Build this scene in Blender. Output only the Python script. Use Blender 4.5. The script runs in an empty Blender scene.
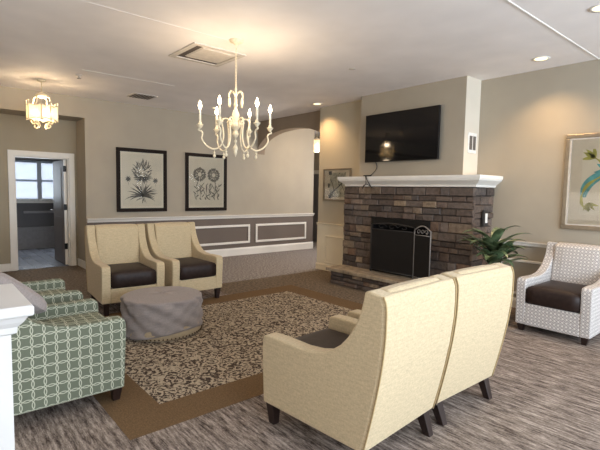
import bpy, math, random
from mathutils import Vector, Matrix
D = bpy.data
COL = bpy.context.scene.collection
PI = math.pi
rng = random.Random(11)

# ------------------------------------------------------------------ materials
def srgb(r, g, b):
    f = lambda c: ((c/255+0.055)/1.055)**2.4 if c/255 > 0.04045 else c/255/12.92
    return (f(r), f(g), f(b), 1)

class N:
    """tiny node-graph helper"""
    def __init__(s, name, rough=.6, metal=0, spec=.5):
        s.m = D.materials.new(name); s.m.use_nodes = True
        s.t = s.m.node_tree; s.n = s.t.nodes; s.b = s.n['Principled BSDF']
        s.b.inputs['Roughness'].default_value = rough
        s.b.inputs['Metallic'].default_value = metal
        s.b.inputs['Specular IOR Level'].default_value = spec
    def add(s, ty, **kw):
        n = s.n.new(ty)
        for k, v in kw.items(): setattr(n, k, v)
        return n
    def link(s, a, b): s.t.links.new(a, b)
    def coord(s, what='UV', scale=(1, 1, 1), rot=(0, 0, 0)):
        tc = s.add('ShaderNodeTexCoord'); mp = s.add('ShaderNodeMapping')
        mp.inputs['Scale'].default_value = scale; mp.inputs['Rotation'].default_value = rot
        s.link(tc.outputs[what], mp.inputs['Vector']); return mp.outputs['Vector']
    def noise(s, vec, scale, detail=3, rough=.5, dist=0):
        n = s.add('ShaderNodeTexNoise'); n.inputs['Scale'].default_value = scale
        n.inputs['Detail'].default_value = detail; n.inputs['Roughness'].default_value = rough
        n.inputs['Distortion'].default_value = dist
        s.link(vec, n.inputs['Vector']); return n.outputs['Fac']
    def math(s, op, a, b=None, c=None):
        n = s.add('ShaderNodeMath', operation=op)
        for i, v in enumerate((a, b, c)):
            if v is None: continue
            if isinstance(v, (int, float)): n.inputs[i].default_value = v
            else: s.link(v, n.inputs[i])
        return n.outputs[0]
    def ramp(s, fac, stops, interp='LINEAR'):
        n = s.add('ShaderNodeValToRGB'); e = n.color_ramp; e.interpolation = interp
        while len(e.elements) < len(stops): e.elements.new(.5)
        for el, (p, c) in zip(e.elements, stops): el.position = p; el.color = c
        s.link(fac, n.inputs['Fac']); return n.outputs['Color']
    def mix(s, fac, a, b, mode='MIX'):
        n = s.add('ShaderNodeMix', data_type='RGBA', blend_type=mode)
        for i, v in ((0, fac), (6, a), (7, b)):
            if isinstance(v, (int, float, tuple)): n.inputs[i].default_value = v
            else: s.link(v, n.inputs[i])
        return n.outputs[2]
    def color(s, c):
        if isinstance(c, tuple): s.b.inputs['Base Color'].default_value = c
        else: s.link(c, s.b.inputs['Base Color'])
        return s
    def bump(s, h, strength=.3, dist=.01):
        n = s.add('ShaderNodeBump'); n.inputs['Strength'].default_value = strength
        n.inputs['Distance'].default_value = dist
        s.link(h, n.inputs['Height']); s.link(n.outputs['Normal'], s.b.inputs['Normal']); return s

def paint(name, c, rough=.7, var=.04):
    s = N(name, rough, spec=.3); v = s.coord('Object')
    f = s.noise(v, 2.5, 2)
    lo = tuple(x*(1-var) for x in c[:3])+(1,); hi = tuple(min(1, x*(1+var)) for x in c[:3])+(1,)
    s.color(s.ramp(f, [(.3, lo), (.7, hi)]))
    s.bump(s.noise(s.coord('Object'), 160, 2), .05, .002)
    return s.m

def plain(name, c, rough=.5, metal=0, spec=.5, var=.08, scale=20):
    s = N(name, rough, metal, spec); f = s.noise(s.coord('Object'), scale, 2)
    lo = tuple(x*(1-var) for x in c[:3])+(1,); hi = tuple(min(1, x*(1+var)) for x in c[:3])+(1,)
    s.color(s.ramp(f, [(.3, lo), (.7, hi)])); return s.m

def fabric(name, c, amp=.18, scale=220):
    s = N(name, .9, spec=.15)
    w = s.noise(s.coord('UV', (1, .35, 1)), scale, 2); w2 = s.noise(s.coord('UV', (.35, 1, 1)), scale, 2)
    big = s.noise(s.coord('UV', (.45, 2.2, 1)), 40, 2)
    f = s.math('ADD', s.math('MULTIPLY', s.math('ADD', w, w2), .35), s.math('MULTIPLY', big, .3))
    lo = tuple(x*(1-amp*1.5) for x in c[:3])+(1,); hi = tuple(min(1, x*(1+amp)) for x in c[:3])+(1,)
    s.color(s.ramp(f, [(.38, lo), (.62, hi)])); s.bump(f, .35, .003)
    s.b.inputs['Sheen Weight'].default_value = .15
    return s.m

def emis(name, c, strength):
    s = N(name); s.color(c); s.b.inputs['Emission Color'].default_value = c
    s.b.inputs['Emission Strength'].default_value = strength; return s.m

def ring_fabric(name, base, line, pitch, rad, width, dots=None):
    """interlocking circles printed on cloth (UV in metres)"""
    s = N(name, .9, spec=.15)
    sep = s.add('ShaderNodeSeparateXYZ'); s.link(s.coord('UV', (1/pitch, 1/pitch, 1)), sep.inputs[0])
    fx = s.math('FRACT', sep.outputs[0]); fy = s.math('FRACT', sep.outputs[1])
    tot = None
    for cx in (0, 1):
        for cy in (0, 1):
            dx = s.math('SUBTRACT', fx, cx); dy = s.math('SUBTRACT', fy, cy)
            d = s.math('SQRT', s.math('ADD', s.math('MULTIPLY', dx, dx), s.math('MULTIPLY', dy, dy)))
            k = s.math('LESS_THAN', s.math('ABSOLUTE', s.math('SUBTRACT', d, rad)), width)
            tot = k if tot is None else s.math('MAXIMUM', tot, k)
    if dots:
        dx = s.math('SUBTRACT', fx, .5); dy = s.math('SUBTRACT', fy, .5)
        d = s.math('SQRT', s.math('ADD', s.math('MULTIPLY', dx, dx), s.math('MULTIPLY', dy, dy)))
        tot = s.math('MAXIMUM', tot, s.math('LESS_THAN', d, dots))
    nz = s.noise(s.coord('UV'), 300, 2)
    bc = s.mix(nz, tuple(x*.8 for x in base[:3])+(1,), tuple(min(1, x*1.2) for x in base[:3])+(1,))
    s.color(s.mix(tot, bc, line)); s.bump(nz, .2, .002)
    return s.m

MT = {}
MT['wall'] = paint('beige_wall_paint', srgb(169, 159, 142))
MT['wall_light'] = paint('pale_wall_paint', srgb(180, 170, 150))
MT['taupe'] = paint('taupe_wainscot_paint', srgb(112, 101, 93))
MT['arch'] = paint('shaded_arch_paint', srgb(142, 126, 108))  # darker than the other walls: shade painted into the colour
MT['ceil'] = paint('ceiling_paint', srgb(240, 234, 230))
MT['white'] = paint('white_trim_paint', srgb(232, 228, 220), .45)
MT['half'] = paint('half_wall_paint', srgb(204, 201, 197), .5)
MT['cream'] = paint('cream_trim_paint', srgb(226, 214, 188), .45)
MT['alcove'] = paint('alcove_wall_paint', srgb(160, 149, 128))
MT['greydoor'] = paint('grey_door_paint', srgb(120, 112, 108), .5)
MT['farwall'] = paint('far_room_wall_paint', srgb(112, 110, 112), .6)
MT['leather'] = plain('dark_brown_leather', srgb(42, 30, 26), .5, spec=.3, var=.25, scale=30)
MT['legwood'] = plain('espresso_wood', srgb(38, 24, 20), .4)
MT['yellow'] = fabric('straw_weave', srgb(198, 179, 145), .11, 160)
MT['green'] = ring_fabric('green_ring_cloth', srgb(110, 115, 98), srgb(188, 189, 168), .061, .605, .040)
MT['pale'] = ring_fabric('white_ring_cloth', srgb(218, 213, 207), srgb(146, 138, 136), .034, .40, .075, .13)
MT['lavender'] = fabric('grey_lavender_cloth', srgb(158, 148, 144), .1)
MT['grey_cover'] = fabric('grey_slipcover_cloth', srgb(150, 139, 133), .1)
MT['beigeband'] = fabric('beige_band_cloth', srgb(176, 156, 126), .1)
MT['brass'] = plain('nail_bronze', srgb(96, 76, 54), .35, 1)
MT['frame_dark'] = plain('dark_frame_wood', srgb(32, 23, 18), .6, spec=.15)
MT['paper'] = plain('aged_paper', srgb(214, 202, 178), .8, var=.04, scale=6)
MT['mat'] = plain('mat_board', srgb(222, 210, 186), .8, var=.02)
MT['ink'] = plain('print_ink', srgb(98, 92, 83), .8)
MT['ink_light'] = plain('print_ink_pale', srgb(116, 109, 97), .8)
MT['silver'] = plain('champagne_metal', srgb(150, 138, 120), .3, .7)
MT['silver_lip'] = plain('pale_metal_lip', srgb(218, 212, 204), .3, .6)
MT['teal'] = plain('teal_print', srgb(92, 160, 160), .8, var=.3, scale=14)
MT['lime'] = plain('olive_yellow_print', srgb(178, 172, 84), .8, var=.25, scale=14)
MT['black'] = plain('black_metal', srgb(20, 19, 19), .45, .3)
MT['soot'] = plain('sooty_firebox', srgb(18, 16, 15), .85)
MT['iron'] = plain('grey_iron', srgb(150, 146, 142), .45, .3)
MT['iron_dark'] = plain('dark_grey_iron', srgb(62, 59, 57), .45, .3)
MT['plastic'] = plain('white_plastic', srgb(232, 230, 224), .4)
MT['vent'] = plain('vent_metal', srgb(206, 198, 188), .5)
MT['vent_dark'] = plain('vent_shadow', srgb(84, 76, 70), .8)
MT['slot'] = plain('grille_slot_grey', srgb(96, 90, 84), .8)
MT['cream_iron'] = plain('cream_painted_iron', srgb(222, 209, 180), .5, var=.12, scale=40)
MT['candle'] = plain('candle_sleeve', srgb(240, 230, 206), .6)
MT['bulb'] = emis('lit_bulb', (1, .78, .48, 1), 30)
MT['lens'] = emis('lit_lens', (1, .80, .46, 1), 2.2)
MT['pot'] = plain('dark_glazed_pot', srgb(44, 42, 42), .35)
MT['soil'] = plain('potting_soil', srgb(40, 30, 22), .95, var=.4, scale=60)
MT['stem'] = plain('plant_stem', srgb(70, 82, 46), .6)
MT['cord'] = plain('black_cord', srgb(24, 22, 22), .5)
MT['ledge'] = plain('grey_ledge_paint', srgb(150, 146, 146), .5)

def m_tv():
    s = N('tv_glass', .05, spec=.4); s.color(s.ramp(s.noise(s.coord('Object'), 3, 1), [(0, srgb(12, 11, 12)), (1, srgb(20, 18, 19))])); return s.m
MT['tv'] = m_tv()
def m_mesh():
    s = N('spark_mesh', .5, .4)
    v = s.coord('Object', (1, 1, 1)); w = s.add('ShaderNodeTexChecker'); w.inputs['Scale'].default_value = 260
    s.link(v, w.inputs['Vector']); s.color(s.ramp(w.outputs['Fac'], [(0, srgb(16, 15, 15)), (1, srgb(40, 38, 38))])); return s.m
MT['mesh'] = m_mesh()
def m_leaf():
    s = N('glossy_leaf', .35)
    f = s.noise(s.coord('Object'), 9, 3)
    s.color(s.ramp(f, [(.3, srgb(54, 70, 46)), (.5, srgb(88, 106, 74)), (.7, srgb(140, 152, 116))])); return s.m
MT['leaf'] = m_leaf()
def m_shade():
    s = N('glowing_cream_glass', .4); s.color((1, .86, .6, 1))
    s.b.inputs['Emission Color'].default_value = (1, .74, .36, 1); s.b.inputs['Emission Strength'].default_value = .8
    s.b.inputs['Transmission Weight'].default_value = .35; s.b.inputs['Alpha'].default_value = .8
    return s.m
MT['shade'] = m_shade()
def m_glass():
    s = N('clear_glass', .02)
    out = s.n['Material Output']; tr = s.add('ShaderNodeBsdfTransparent'); gl = s.add('ShaderNodeBsdfGlossy'); gl.inputs['Roughness'].default_value = .04
    fr = s.add('ShaderNodeFresnel'); fr.inputs['IOR'].default_value = 1.35
    mx = s.add('ShaderNodeMixShader'); s.link(fr.outputs[0], mx.inputs[0]); s.link(tr.outputs[0], mx.inputs[1]); s.link(gl.outputs[0], mx.inputs[2]); s.link(mx.outputs[0], out.inputs['Surface'])
    return s.m
MT['glass'] = m_glass()
def m_stone():
    s = N('ledge_stone', .85, spec=.25)
    a = s.add('ShaderNodeVertexColor', layer_name='tint')
    n1 = s.noise(s.coord('Object'), 22, 5, .65); n2 = s.noise(s.coord('Object'), 90, 3)
    g = s.ramp(n1, [(.25, (.54, .53, .52, 1)), (.5, (.92, .93, .94, 1)), (.78, (1.36, 1.34, 1.30, 1))])
    s.color(s.mix(1.0, a.outputs['Color'], g, 'MULTIPLY'))
    s.bump(s.math('ADD', n1, s.math('MULTIPLY', n2, .5)), .6, .02)
    return s.m
MT['stone'] = m_stone()
def m_slab():
    s = N('hearth_slab_stone', .7, spec=.3)
    n = s.noise(s.coord('Object'), 14, 5, .6)
    s.color(s.ramp(n, [(.3, srgb(112, 98, 82)), (.55, srgb(156, 140, 118)), (.75, srgb(178, 162, 138))])); s.bump(n, .4, .01); return s.m
MT['slab'] = m_slab()
MT['mortar'] = plain('dark_mortar', srgb(66, 58, 53), .95)

def m_carpet():
    s = N('striated_carpet', .95, spec=.1)
    vo = s.coord('Object')
    st = s.noise(s.coord('Object', (8, 52, 1)), 1, 3, .7)
    st2 = s.noise(s.coord('Object', (2.5, 20, 1)), 1, 2, .6)
    gr = s.noise(s.coord('Object', (60, 130, 1)), 1, 2, .7)
    f = s.math('ADD', s.math('MULTIPLY', st, .56), s.math('ADD', s.math('MULTIPLY', st2, .22), s.math('MULTIPLY', gr, .22)))
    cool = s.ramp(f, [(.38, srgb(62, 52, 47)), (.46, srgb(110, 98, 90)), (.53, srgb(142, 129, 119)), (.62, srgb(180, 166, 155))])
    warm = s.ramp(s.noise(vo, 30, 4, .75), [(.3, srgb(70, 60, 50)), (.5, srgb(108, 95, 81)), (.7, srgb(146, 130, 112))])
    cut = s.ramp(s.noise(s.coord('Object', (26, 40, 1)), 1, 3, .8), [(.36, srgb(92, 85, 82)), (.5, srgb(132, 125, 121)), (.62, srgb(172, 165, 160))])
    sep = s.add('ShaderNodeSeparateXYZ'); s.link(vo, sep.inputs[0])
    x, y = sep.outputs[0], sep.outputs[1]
    # warm brown band by rug, arch and hearth: lamplight painted into the carpet
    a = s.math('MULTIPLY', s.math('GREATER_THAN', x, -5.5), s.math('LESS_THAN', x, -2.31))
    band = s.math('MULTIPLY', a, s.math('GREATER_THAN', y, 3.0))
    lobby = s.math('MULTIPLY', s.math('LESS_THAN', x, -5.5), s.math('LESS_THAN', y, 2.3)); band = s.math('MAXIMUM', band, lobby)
    hall = s.math('MULTIPLY', s.math('LESS_THAN', x, -5.5), s.math('GREATER_THAN', y, 2.3))  # cooler, paler hall carpet: the light there painted into its colour
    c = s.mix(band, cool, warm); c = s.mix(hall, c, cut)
    s.color(c); s.bump(f, .5, .006)
    return s.m
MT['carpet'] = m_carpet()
def m_border():
    s = N('brown_border_carpet', .95, spec=.1)
    s.color(s.ramp(s.noise(s.coord('Object'), 120, 3, .7), [(.3, srgb(94, 74, 52)), (.7, srgb(124, 100, 73))]))
    s.bump(s.noise(s.coord('Object'), 300, 2), .3, .004); return s.m
MT['border'] = m_border()
def m_field():
    s = N('scroll_pattern_carpet', .95, spec=.1)
    v = s.coord('Object')
    w = s.add('ShaderNodeTexWave', wave_type='RINGS', rings_direction='Z')
    vo = s.add('ShaderNodeTexVoronoi', feature='F1'); vo.inputs['Scale'].default_value = 11; s.link(v, vo.inputs['Vector'])
    vo.inputs['Randomness'].default_value = .75
    warp = s.noise(v, 16, 3, .6, 1.6)
    d = s.math('ADD', s.math('MULTIPLY', vo.outputs['Distance'], 3.2), s.math('MULTIPLY', warp, 3.4))
    k = s.math('SINE', s.math('MULTIPLY', d, 5.2))
    n = s.noise(v, 140, 2)
    f = s.math('ADD', s.math('MULTIPLY', k, .36), s.math('ADD', .27, s.math('MULTIPLY', n, .46)))
    s.n.remove(w)
    s.color(s.ramp(f, [(.14, srgb(58, 48, 42)), (.36, srgb(92, 78, 67)), (.54, srgb(154, 139, 119)), (.85, srgb(180, 165, 143))]))
    s.bump(n, .3, .004); return s.m
MT['field'] = m_field()
def m_vinyl():
    s = N('grey_vinyl_plank', .25)
    v = s.coord('Object'); b = s.add('ShaderNodeTexBrick'); b.inputs['Scale'].default_value = 1.6; s.link(v, b.inputs['Vector'])
    b.inputs['Color1'].default_value = srgb(132, 134, 142); b.inputs['Color2'].default_value = srgb(112, 114, 122)
    b.inputs['Mortar'].default_value = srgb(84, 84, 90); b.inputs['Mortar Size'].default_value = .008
    s.color(b.outputs['Color']); return s.m
MT['vinyl'] = m_vinyl()
def m_blind():
    s = N('window_blind', .6); s.color(srgb(216, 224, 236))
    out = s.n['Material Output']; tl = s.add('ShaderNodeBsdfTranslucent'); tl.inputs['Color'].default_value = srgb(236, 240, 248)
    mx = s.add('ShaderNodeMixShader'); mx.inputs[0].default_value = .65
    s.link(s.b.outputs[0], mx.inputs[1]); s.link(tl.outputs[0], mx.inputs[2]); s.link(mx.outputs[0], out.inputs['Surface'])
    return s.m
MT['blind'] = m_blind()
def m_map():
    s = N('map_print', .7)
    f = s.noise(s.coord('Object'), 9, 4, .6, 1.2)
    s.color(s.ramp(f, [(.3, srgb(104, 106, 94)), (.48, srgb(176, 172, 150)), (.6, srgb(206, 198, 172)), (.75, srgb(142, 150, 138))])); return s.m
MT['map'] = m_map()

# ------------------------------------------------------------------ mesh builder
class MB:
    def __init__(s): s.v = []; s.f = []; s.c = []; s.tint = None
    def face(s, idx): s.f.append(tuple(idx)); s.c.append(s.tint)
    def box(s, a, b):
        x0, y0, z0 = a; x1, y1, z1 = b; k = len(s.v)
        s.v += [(x0,y0,z0),(x1,y0,z0),(x1,y1,z0),(x0,y1,z0),(x0,y0,z1),(x1,y0,z1),(x1,y1,z1),(x0,y1,z1)]
        for q in ((3,2,1,0),(4,5,6,7),(0,1,5,4),(1,2,6,5),(2,3,7,6),(3,0,4,7)): s.face([k+i for i in q])
        return s
    def prism(s, poly, a, b, mp):
        """poly of (p,q); mp(p,q,t) -> xyz ; extruded from t=a to t=b"""
        k = len(s.v); n = len(poly)
        s.v += [mp(p, q, a) for p, q in poly] + [mp(p, q, b) for p, q in poly]
        s.face([k+i for i in range(n)][::-1]); s.face([k+n+i for i in range(n)])
        for i in range(n): j = (i+1) % n; s.face((k+i, k+j, k+n+j, k+n+i))
        return s
    def taper(s, c0, s0, c1, s1):
        """tapered square leg, c=(x,y,z) centre of bottom/top ring, s=half sizes"""
        k = len(s.v)
        for (cx, cy, cz), (hx, hy) in ((c0, s0), (c1, s1)):
            s.v += [(cx-hx,cy-hy,cz),(cx+hx,cy-hy,cz),(cx+hx,cy+hy,cz),(cx-hx,cy+hy,cz)]
        for q in ((3,2,1,0),(4,5,6,7),(0,1,5,4),(1,2,6,5),(2,3,7,6),(3,0,4,7)): s.face([k+i for i in q])
        return s
    def loft(s, rings, closed=True, caps=True):
        k = len(s.v); n = len(rings[0])
        for r in rings: s.v += [tuple(p) for p in r]
        for i in range(len(rings)-1):
            for j in range(n if closed else n-1):
                j2 = (j+1) % n
                s.face((k+i*n+j, k+i*n+j2, k+(i+1)*n+j2, k+(i+1)*n+j))
        if caps:
            s.face([k+j for j in range(n)][::-1]); s.face([k+(len(rings)-1)*n+j for j in range(n)])
        return s
    def lathe(s, prof, c=(0,0,0), n=20, caps=True):
        rings = []
        for r, z in prof:
            rings.append([(c[0]+r*math.cos(2*PI*j/n), c[1]+r*math.sin(2*PI*j/n), c[2]+z) for j in range(n)])
        return s.loft(rings, caps=caps)
    def tube(s, pts, rad, n=8):
        pts = [Vector(p) for p in pts]; R = rad if isinstance(rad, (list, tuple)) else [rad]*len(pts)
        rings = []; up = Vector((0, 0, 1))
        prev = None
        for i, p in enumerate(pts):
            t = (pts[min(i+1, len(pts)-1)]-pts[max(i-1, 0)]).normalized()
            if prev is None:
                a = t.cross(up)
                if a.length < 1e-3: a = t.cross(Vector((1, 0, 0)))
            else: a = prev - t*prev.dot(t)
            a.normalize(); prev = a; b = t.cross(a)
            rings.append([p+(a*math.cos(2*PI*j/n)+b*math.sin(2*PI*j/n))*R[i] for j in range(n)])
        return s.loft(rings)
    def sphere(s, c, r, n=10, sq=1.0):
        prof = [(max(1e-4, r*math.sin(PI*i/n)), -r*sq*math.cos(PI*i/n)) for i in range(n+1)]
        return s.lathe(prof, c, n+4)
    def obj(s, name, mat, parent=None, smooth=False, bevel=0, seg=2, kind=None, loc=None):
        me = D.meshes.new(name); me.from_pydata([tuple(p) for p in s.v], [], s.f)
        me.update()
        uv = me.uv_layers.new(name='UVMap')
        for p in me.polygons:
            nx, ny, nz = (abs(q) for q in p.normal)
            for li in p.loop_indices:
                x, y, z = me.vertices[me.loops[li].vertex_index].co
                uv.data[li].uv = (y, z) if nx >= ny and nx >= nz else ((x, z) if ny >= nz else (x, y))
        if any(c is not None for c in s.c):
            ca = me.color_attributes.new('tint', 'FLOAT_COLOR', 'CORNER')
            for p, c in zip(me.polygons, s.c):
                for li in p.loop_indices: ca.data[li].color = c or (.1, .1, .1, 1)
        me.materials.append(mat)
        if smooth:
            for p in me.polygons: p.use_smooth = True
        o = D.objects.new(name, me); COL.objects.link(o)
        if parent: o.parent = parent
        if loc: o.location = loc
        if bevel:
            b = o.modifiers.new('bevel', 'BEVEL'); b.width = bevel; b.segments = seg; b.limit_method = 'ANGLE'
            b.angle_limit = math.radians(35)
            b.harden_normals = False
        if kind: o['kind'] = kind
        return o

def thing(name, label, cat, loc=(0,0,0), rz=0, group=None):
    o = D.objects.new(name, None); COL.objects.link(o); o.empty_display_size = .1
    o.location = loc; o.rotation_euler = (0, 0, rz); o['label'] = label; o['category'] = cat
    if group: o['group'] = group
    return o
def tag(o, label, cat, group=None):
    o['label'] = label; o['category'] = cat
    if group: o['group'] = group
    return o
def copy_thing(src, loc, rz, label, group=None):
    r = src.copy(); COL.objects.link(r); r.location = loc; r.rotation_euler = (0, 0, rz); r['label'] = label
    if group: r['group'] = group
    for ch in list(src.children):
        c = ch.copy(); COL.objects.link(c); c.parent = r
        for g in list(ch.children):
            d = g.copy(); COL.objects.link(d); d.parent = c
    return r
def struct(name, boxes, mat, parent=None, bevel=0):
    m = MB()
    for a, b in boxes: m.box(a, b)
    o = m.obj(name, mat, parent, bevel=bevel)
    if parent is None: o['kind'] = 'structure'
    return o
def catmull(pts, n=6):
    P = [Vector(p) for p in pts]; P = [2*P[0]-P[1]]+P+[2*P[-1]-P[-2]]; out = []
    for i in range(1, len(P)-2):
        for k in range(n):
            t = k/n; a, b, c, d = P[i-1], P[i], P[i+1], P[i+2]
            out.append(.5*((2*b)+(c-a)*t+(2*a-5*b+4*c-d)*t*t+(3*b-a-3*c+d)*t**3))
    out.append(P[-2]); return out

# ------------------------------------------------------------------ setting
C = 2.77
XB = -7.72      # wall with the two botanical prints (runs along Y)
YR = 5.40       # wall behind the pale armchair (runs along X)
XA = -8.25      # wall of the alcove with the open door
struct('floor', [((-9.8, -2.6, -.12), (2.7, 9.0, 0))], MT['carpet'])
struct('ceiling', [((-9.8, -2.6, C), (2.7, 9.0, C+.12))], MT['ceil'])
struct('wall_back', [((XA+.0, 2.05, 0), (XB, 7.02, C))], MT['wall'])
struct('wall_back_lower', [((XB, 2.05, .13), (XB+.006, 7.02, .78))], MT['taupe'])
# alcove: soffit, wall with doorway
struct('wall_alcove_soffit', [((XA, -2.5, 2.45), (XB, 2.05, C))], MT['wall'])
DY0, DY1, DZ = 1.145, 1.925, 1.82
struct('wall_alcove', [((XA-.13, -2.5, 0), (XA, DY0, C)), ((XA-.13, DY1, 0), (XA, 3.6, C)), ((XA-.13, DY0, DZ), (XA, DY1, C))], MT['alcove'])
struct('trim_1', [((XA, DY0-.085, 0), (XA+.03, DY0, DZ+.085)), ((XA, DY1, 0), (XA+.03, DY1+.085, DZ+.085)), ((XA, DY0, DZ), (XA+.03, DY1, DZ+.085)),
                  ((XA-.13, DY0-.002, 0), (XA, DY0+.018, DZ)), ((XA-.13, DY1-.018, 0), (XA, DY1+.002, DZ)), ((XA-.13, DY0, DZ-.018), (XA, DY1, DZ+.002))], MT['white'], bevel=.004)
struct('baseboard_alcove', [((XA, -2.5, 0), (XA+.015, DY0-.085, .12)), ((XA, 2.035, 0), (XB, 2.05, .12)), ((XB-.015, 2.035, 0), (XB+.015, 2.05, .12))], MT['white'])
# chair rail, baseboard and applied panels of the back wall
def rail(name, p0, p1, axis, face, sgn, z, mat, h=.055, d=.035):
    prof = [(0, z-h), (d*.35, z-h), (d*.45, z-h*.55), (d*.8, z-h*.4), (d, z-h*.12), (d, z), (0, z)]
    mp = (lambda p, q, t: (face+sgn*p, t, q)) if axis == 'y' else (lambda p, q, t: (t, face+sgn*p, q))
    o = MB().prism(prof, p0, p1, mp).obj(name, mat); o['kind'] = 'structure'; return o
rail('trim_2', 2.06, 7.03, 'y', XB, 1, .835, MT['white'], .065, .05)
def base_rail(name, p0, p1, axis, face, sgn, mat, h=.13, d=.018):
    prof = [(0, 0), (d, 0), (d, h*.8), (d*.4, h), (0, h)]
    mp = (lambda p, q, t: (face+sgn*p, t, q)) if axis == 'y' else (lambda p, q, t: (t, face+sgn*p, q))
    o = MB().prism(prof, p0, p1, mp).obj(name, mat); o['kind'] = 'structure'; return o
base_rail('baseboard_back', 2.05, 7.03, 'y', XB, 1, MT['white'], .16)
def panel_frame(name, u0, u1, z0, z1, axis, face, sgn, mat, w=.045, d=.018):
    bx = [(u0, u1, z0, z0+w), (u0, u1, z1-w, z1), (u0, u0+w, z0+w, z1-w), (u1-w, u1, z0+w, z1-w)]
    m = MB()
    for a, b, c, e in bx:
        lo, hi = sorted((face, face+sgn*d))
        if axis == 'y': m.box((lo, a, c), (hi, b, e))
        else: m.box((a, lo, c), (b, hi, e))
    o = m.obj(name, mat, bevel=.005); o['kind'] = 'structure'; return o
for i, (a, b) in enumerate(((2.25, 3.78), (3.90, 5.235), (5.38, 6.80))):
    panel_frame('trim_%d' % (3+i), a, b, .245, .635, 'y', XB+.006, 1, MT['white'])
# arch wall between the lounge and the hall
YA, YA2 = 5.42, 5.60
AX0, AX1 = XB, -5.62
def arch_wall():
    m = MB(); n = 28; cx = (AX0+AX1)/2; hw = (AX1-AX0)/2; zs, ze = 2.10, 2.535
    cur = [(cx-hw*math.cos(PI*i/n), zs+(ze-zs)*math.sin(PI*i/n)**.8) for i in range(n+1)]
    for i in range(n):
        (x0, z0), (x1, z1) = cur[i], cur[i+1]
        m.prism([(x0, z0), (x1, z1), (x1, C), (x0, C)], YA, YA2, lambda p, q, t: (p, t, q))
    return m.obj('wall_arch', MT['arch'], kind='structure')
arch_wall()
struct('wall_arch_pier', [((AX1, YA, 0), (-5.45, YA2, C))], MT['arch'])
# short lit wall with cream wainscot beside the fireplace
YS = 5.25
SX0 = -5.64
struct('wall_side_section', [((SX0, YS, 0), (-4.45, YA, C))], MT['wall_light'])
struct('wall_side_section_lower', [((SX0-.004, YS-.008, 0), (-4.5, YS, .77))], MT['cream'])
rail('trim_6', SX0-.01, -4.5, 'x', YS-.008, -1, .81, MT['cream'], .04, .022)
panel_frame('trim_7', -5.44, -4.6, .13, .60, 'x', YS-.008, -1, MT['cream'], .022, .014)
base_rail('baseboard_section', SX0-.012, -4.5, 'x', YS-.008, -1, MT['cream'], .11, .014)
# chimney breast above the mantel
BX0, BX1, YB = -4.54, -2.86, 5.06
struct('wall_chimney_breast', [((BX0, YB, 1.575), (BX1, YR, C))], MT['wall'])
struct('wall_chimney_side', [((BX1, YB, 1.575), (BX1+.006, YR, C))], paint('daylit_breast_paint', srgb(218, 209, 192)))  # paler coat stands in for daylight on the side facing the windows
# wall behind the pale armchair
struct('wall_right', [((-5.45, YR, 0), (2.6, YR+.15, C))], MT['wall'])
rail('trim_8', -2.58, 2.6, 'x', YR, -1, .80, MT['white'], .045, .025)
panel_frame('trim_9', -2.50, -1.95, .16, .585, 'x', YR, -1, MT['white'], .03, .016)
panel_frame('trim_10', -1.80, -.6, .16, .585, 'x', YR, -1, MT['white'], .03, .016)
base_rail('baseboard_right', -2.58, 2.6, 'x', YR, -1, MT['white'], .12)
# unseen sides of the room: window wall on the right hand, wall behind the viewer
struct('wall_window_side', [((2.6, -2.6, 0), (2.75, 5.55, .5)), ((2.6, -2.6, 2.45), (2.75, 5.55, C)), ((2.6, -2.6, .5), (2.75, -.2, 2.45)),
                            ((2.6, 2.1, .5), (2.75, 2.7, 2.45)), ((2.6, 5.1, .5), (2.75, 5.55, 2.45))], MT['wall'])
struct('wall_behind', [((-8.4, -2.75, 0), (2.75, -2.6, C))], MT['wall'])
# hall beyond the arch
struct('wall_hall_end', [((-9.8, 8.0, 0), (-5.45, 8.15, C))], MT['wall'])
struct('wall_hall_far', [((-9.8, 7.02, 0), (-9.65, 8.0, C)), ((-9.65, 6.9, 0), (XA, 7.02, C))], MT['wall'])
struct('wall_hall_side', [((-5.45, YA2, 0), (-5.3, 8.0, C))], MT['wall'])
struct('trim_11', [((-9.02, 7.97, 0), (-8.93, 8.0, 1.88)), ((-8.15, 7.97, 0), (-8.06, 8.0, 1.88)), ((-9.05, 7.965, 1.80), (-8.03, 8.0, 1.90))], MT['white'])
d2 = struct('door_2', [((-8.93, 7.975, .01), (-8.15, 8.0, 1.80))], MT['farwall'])
struct('door_panel', [((-8.83, 7.967, .2), (-8.25, 7.975, .85)), ((-8.83, 7.967, 1.0), (-8.25, 7.975, 1.65))], MT['farwall'], d2, .004)
MB().sphere((-8.86, 7.95, .92), .028).obj('door_handle', MT['black'], d2, True)
# ceiling joints
struct('trim_12', [((-1.592, -2.6, C-.006), (-1.578, YR, C))], MT['white'])
struct('trim_13', [((-3.77, -2.6, C-.002), (-3.764, 2.3, C))], MT['ceil'])
struct('trim_14', [((-5.93, 1.55, C-.003), (-5.92, 2.75, C))], MT['white'])
# half wall at the near left
HX0, HX1, HY, HZ = -1.60, -1.27, .21, 1.05
struct('wall_half', [((HX0+.045, -1.2, 0), (HX1-.045, HY-.045, HZ-.02))], MT['half'])
def cap():
    m = MB(); rings = []
    for o, z in ((.046, HZ-.080), (.034, HZ-.074), (.032, HZ-.058), (.020, HZ-.044), (.012, HZ-.030), (.002, HZ-.026), (0, HZ-.022), (0, HZ-.004), (.004, HZ)):
        rings.append([(HX0+o, -1.25, z), (HX1-o, -1.25, z), (HX1-o, HY-o, z), (HX0+o, HY-o, z)])
    return m.loft(rings).obj('trim_15', MT['half'], kind='structure')
cap()
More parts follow.
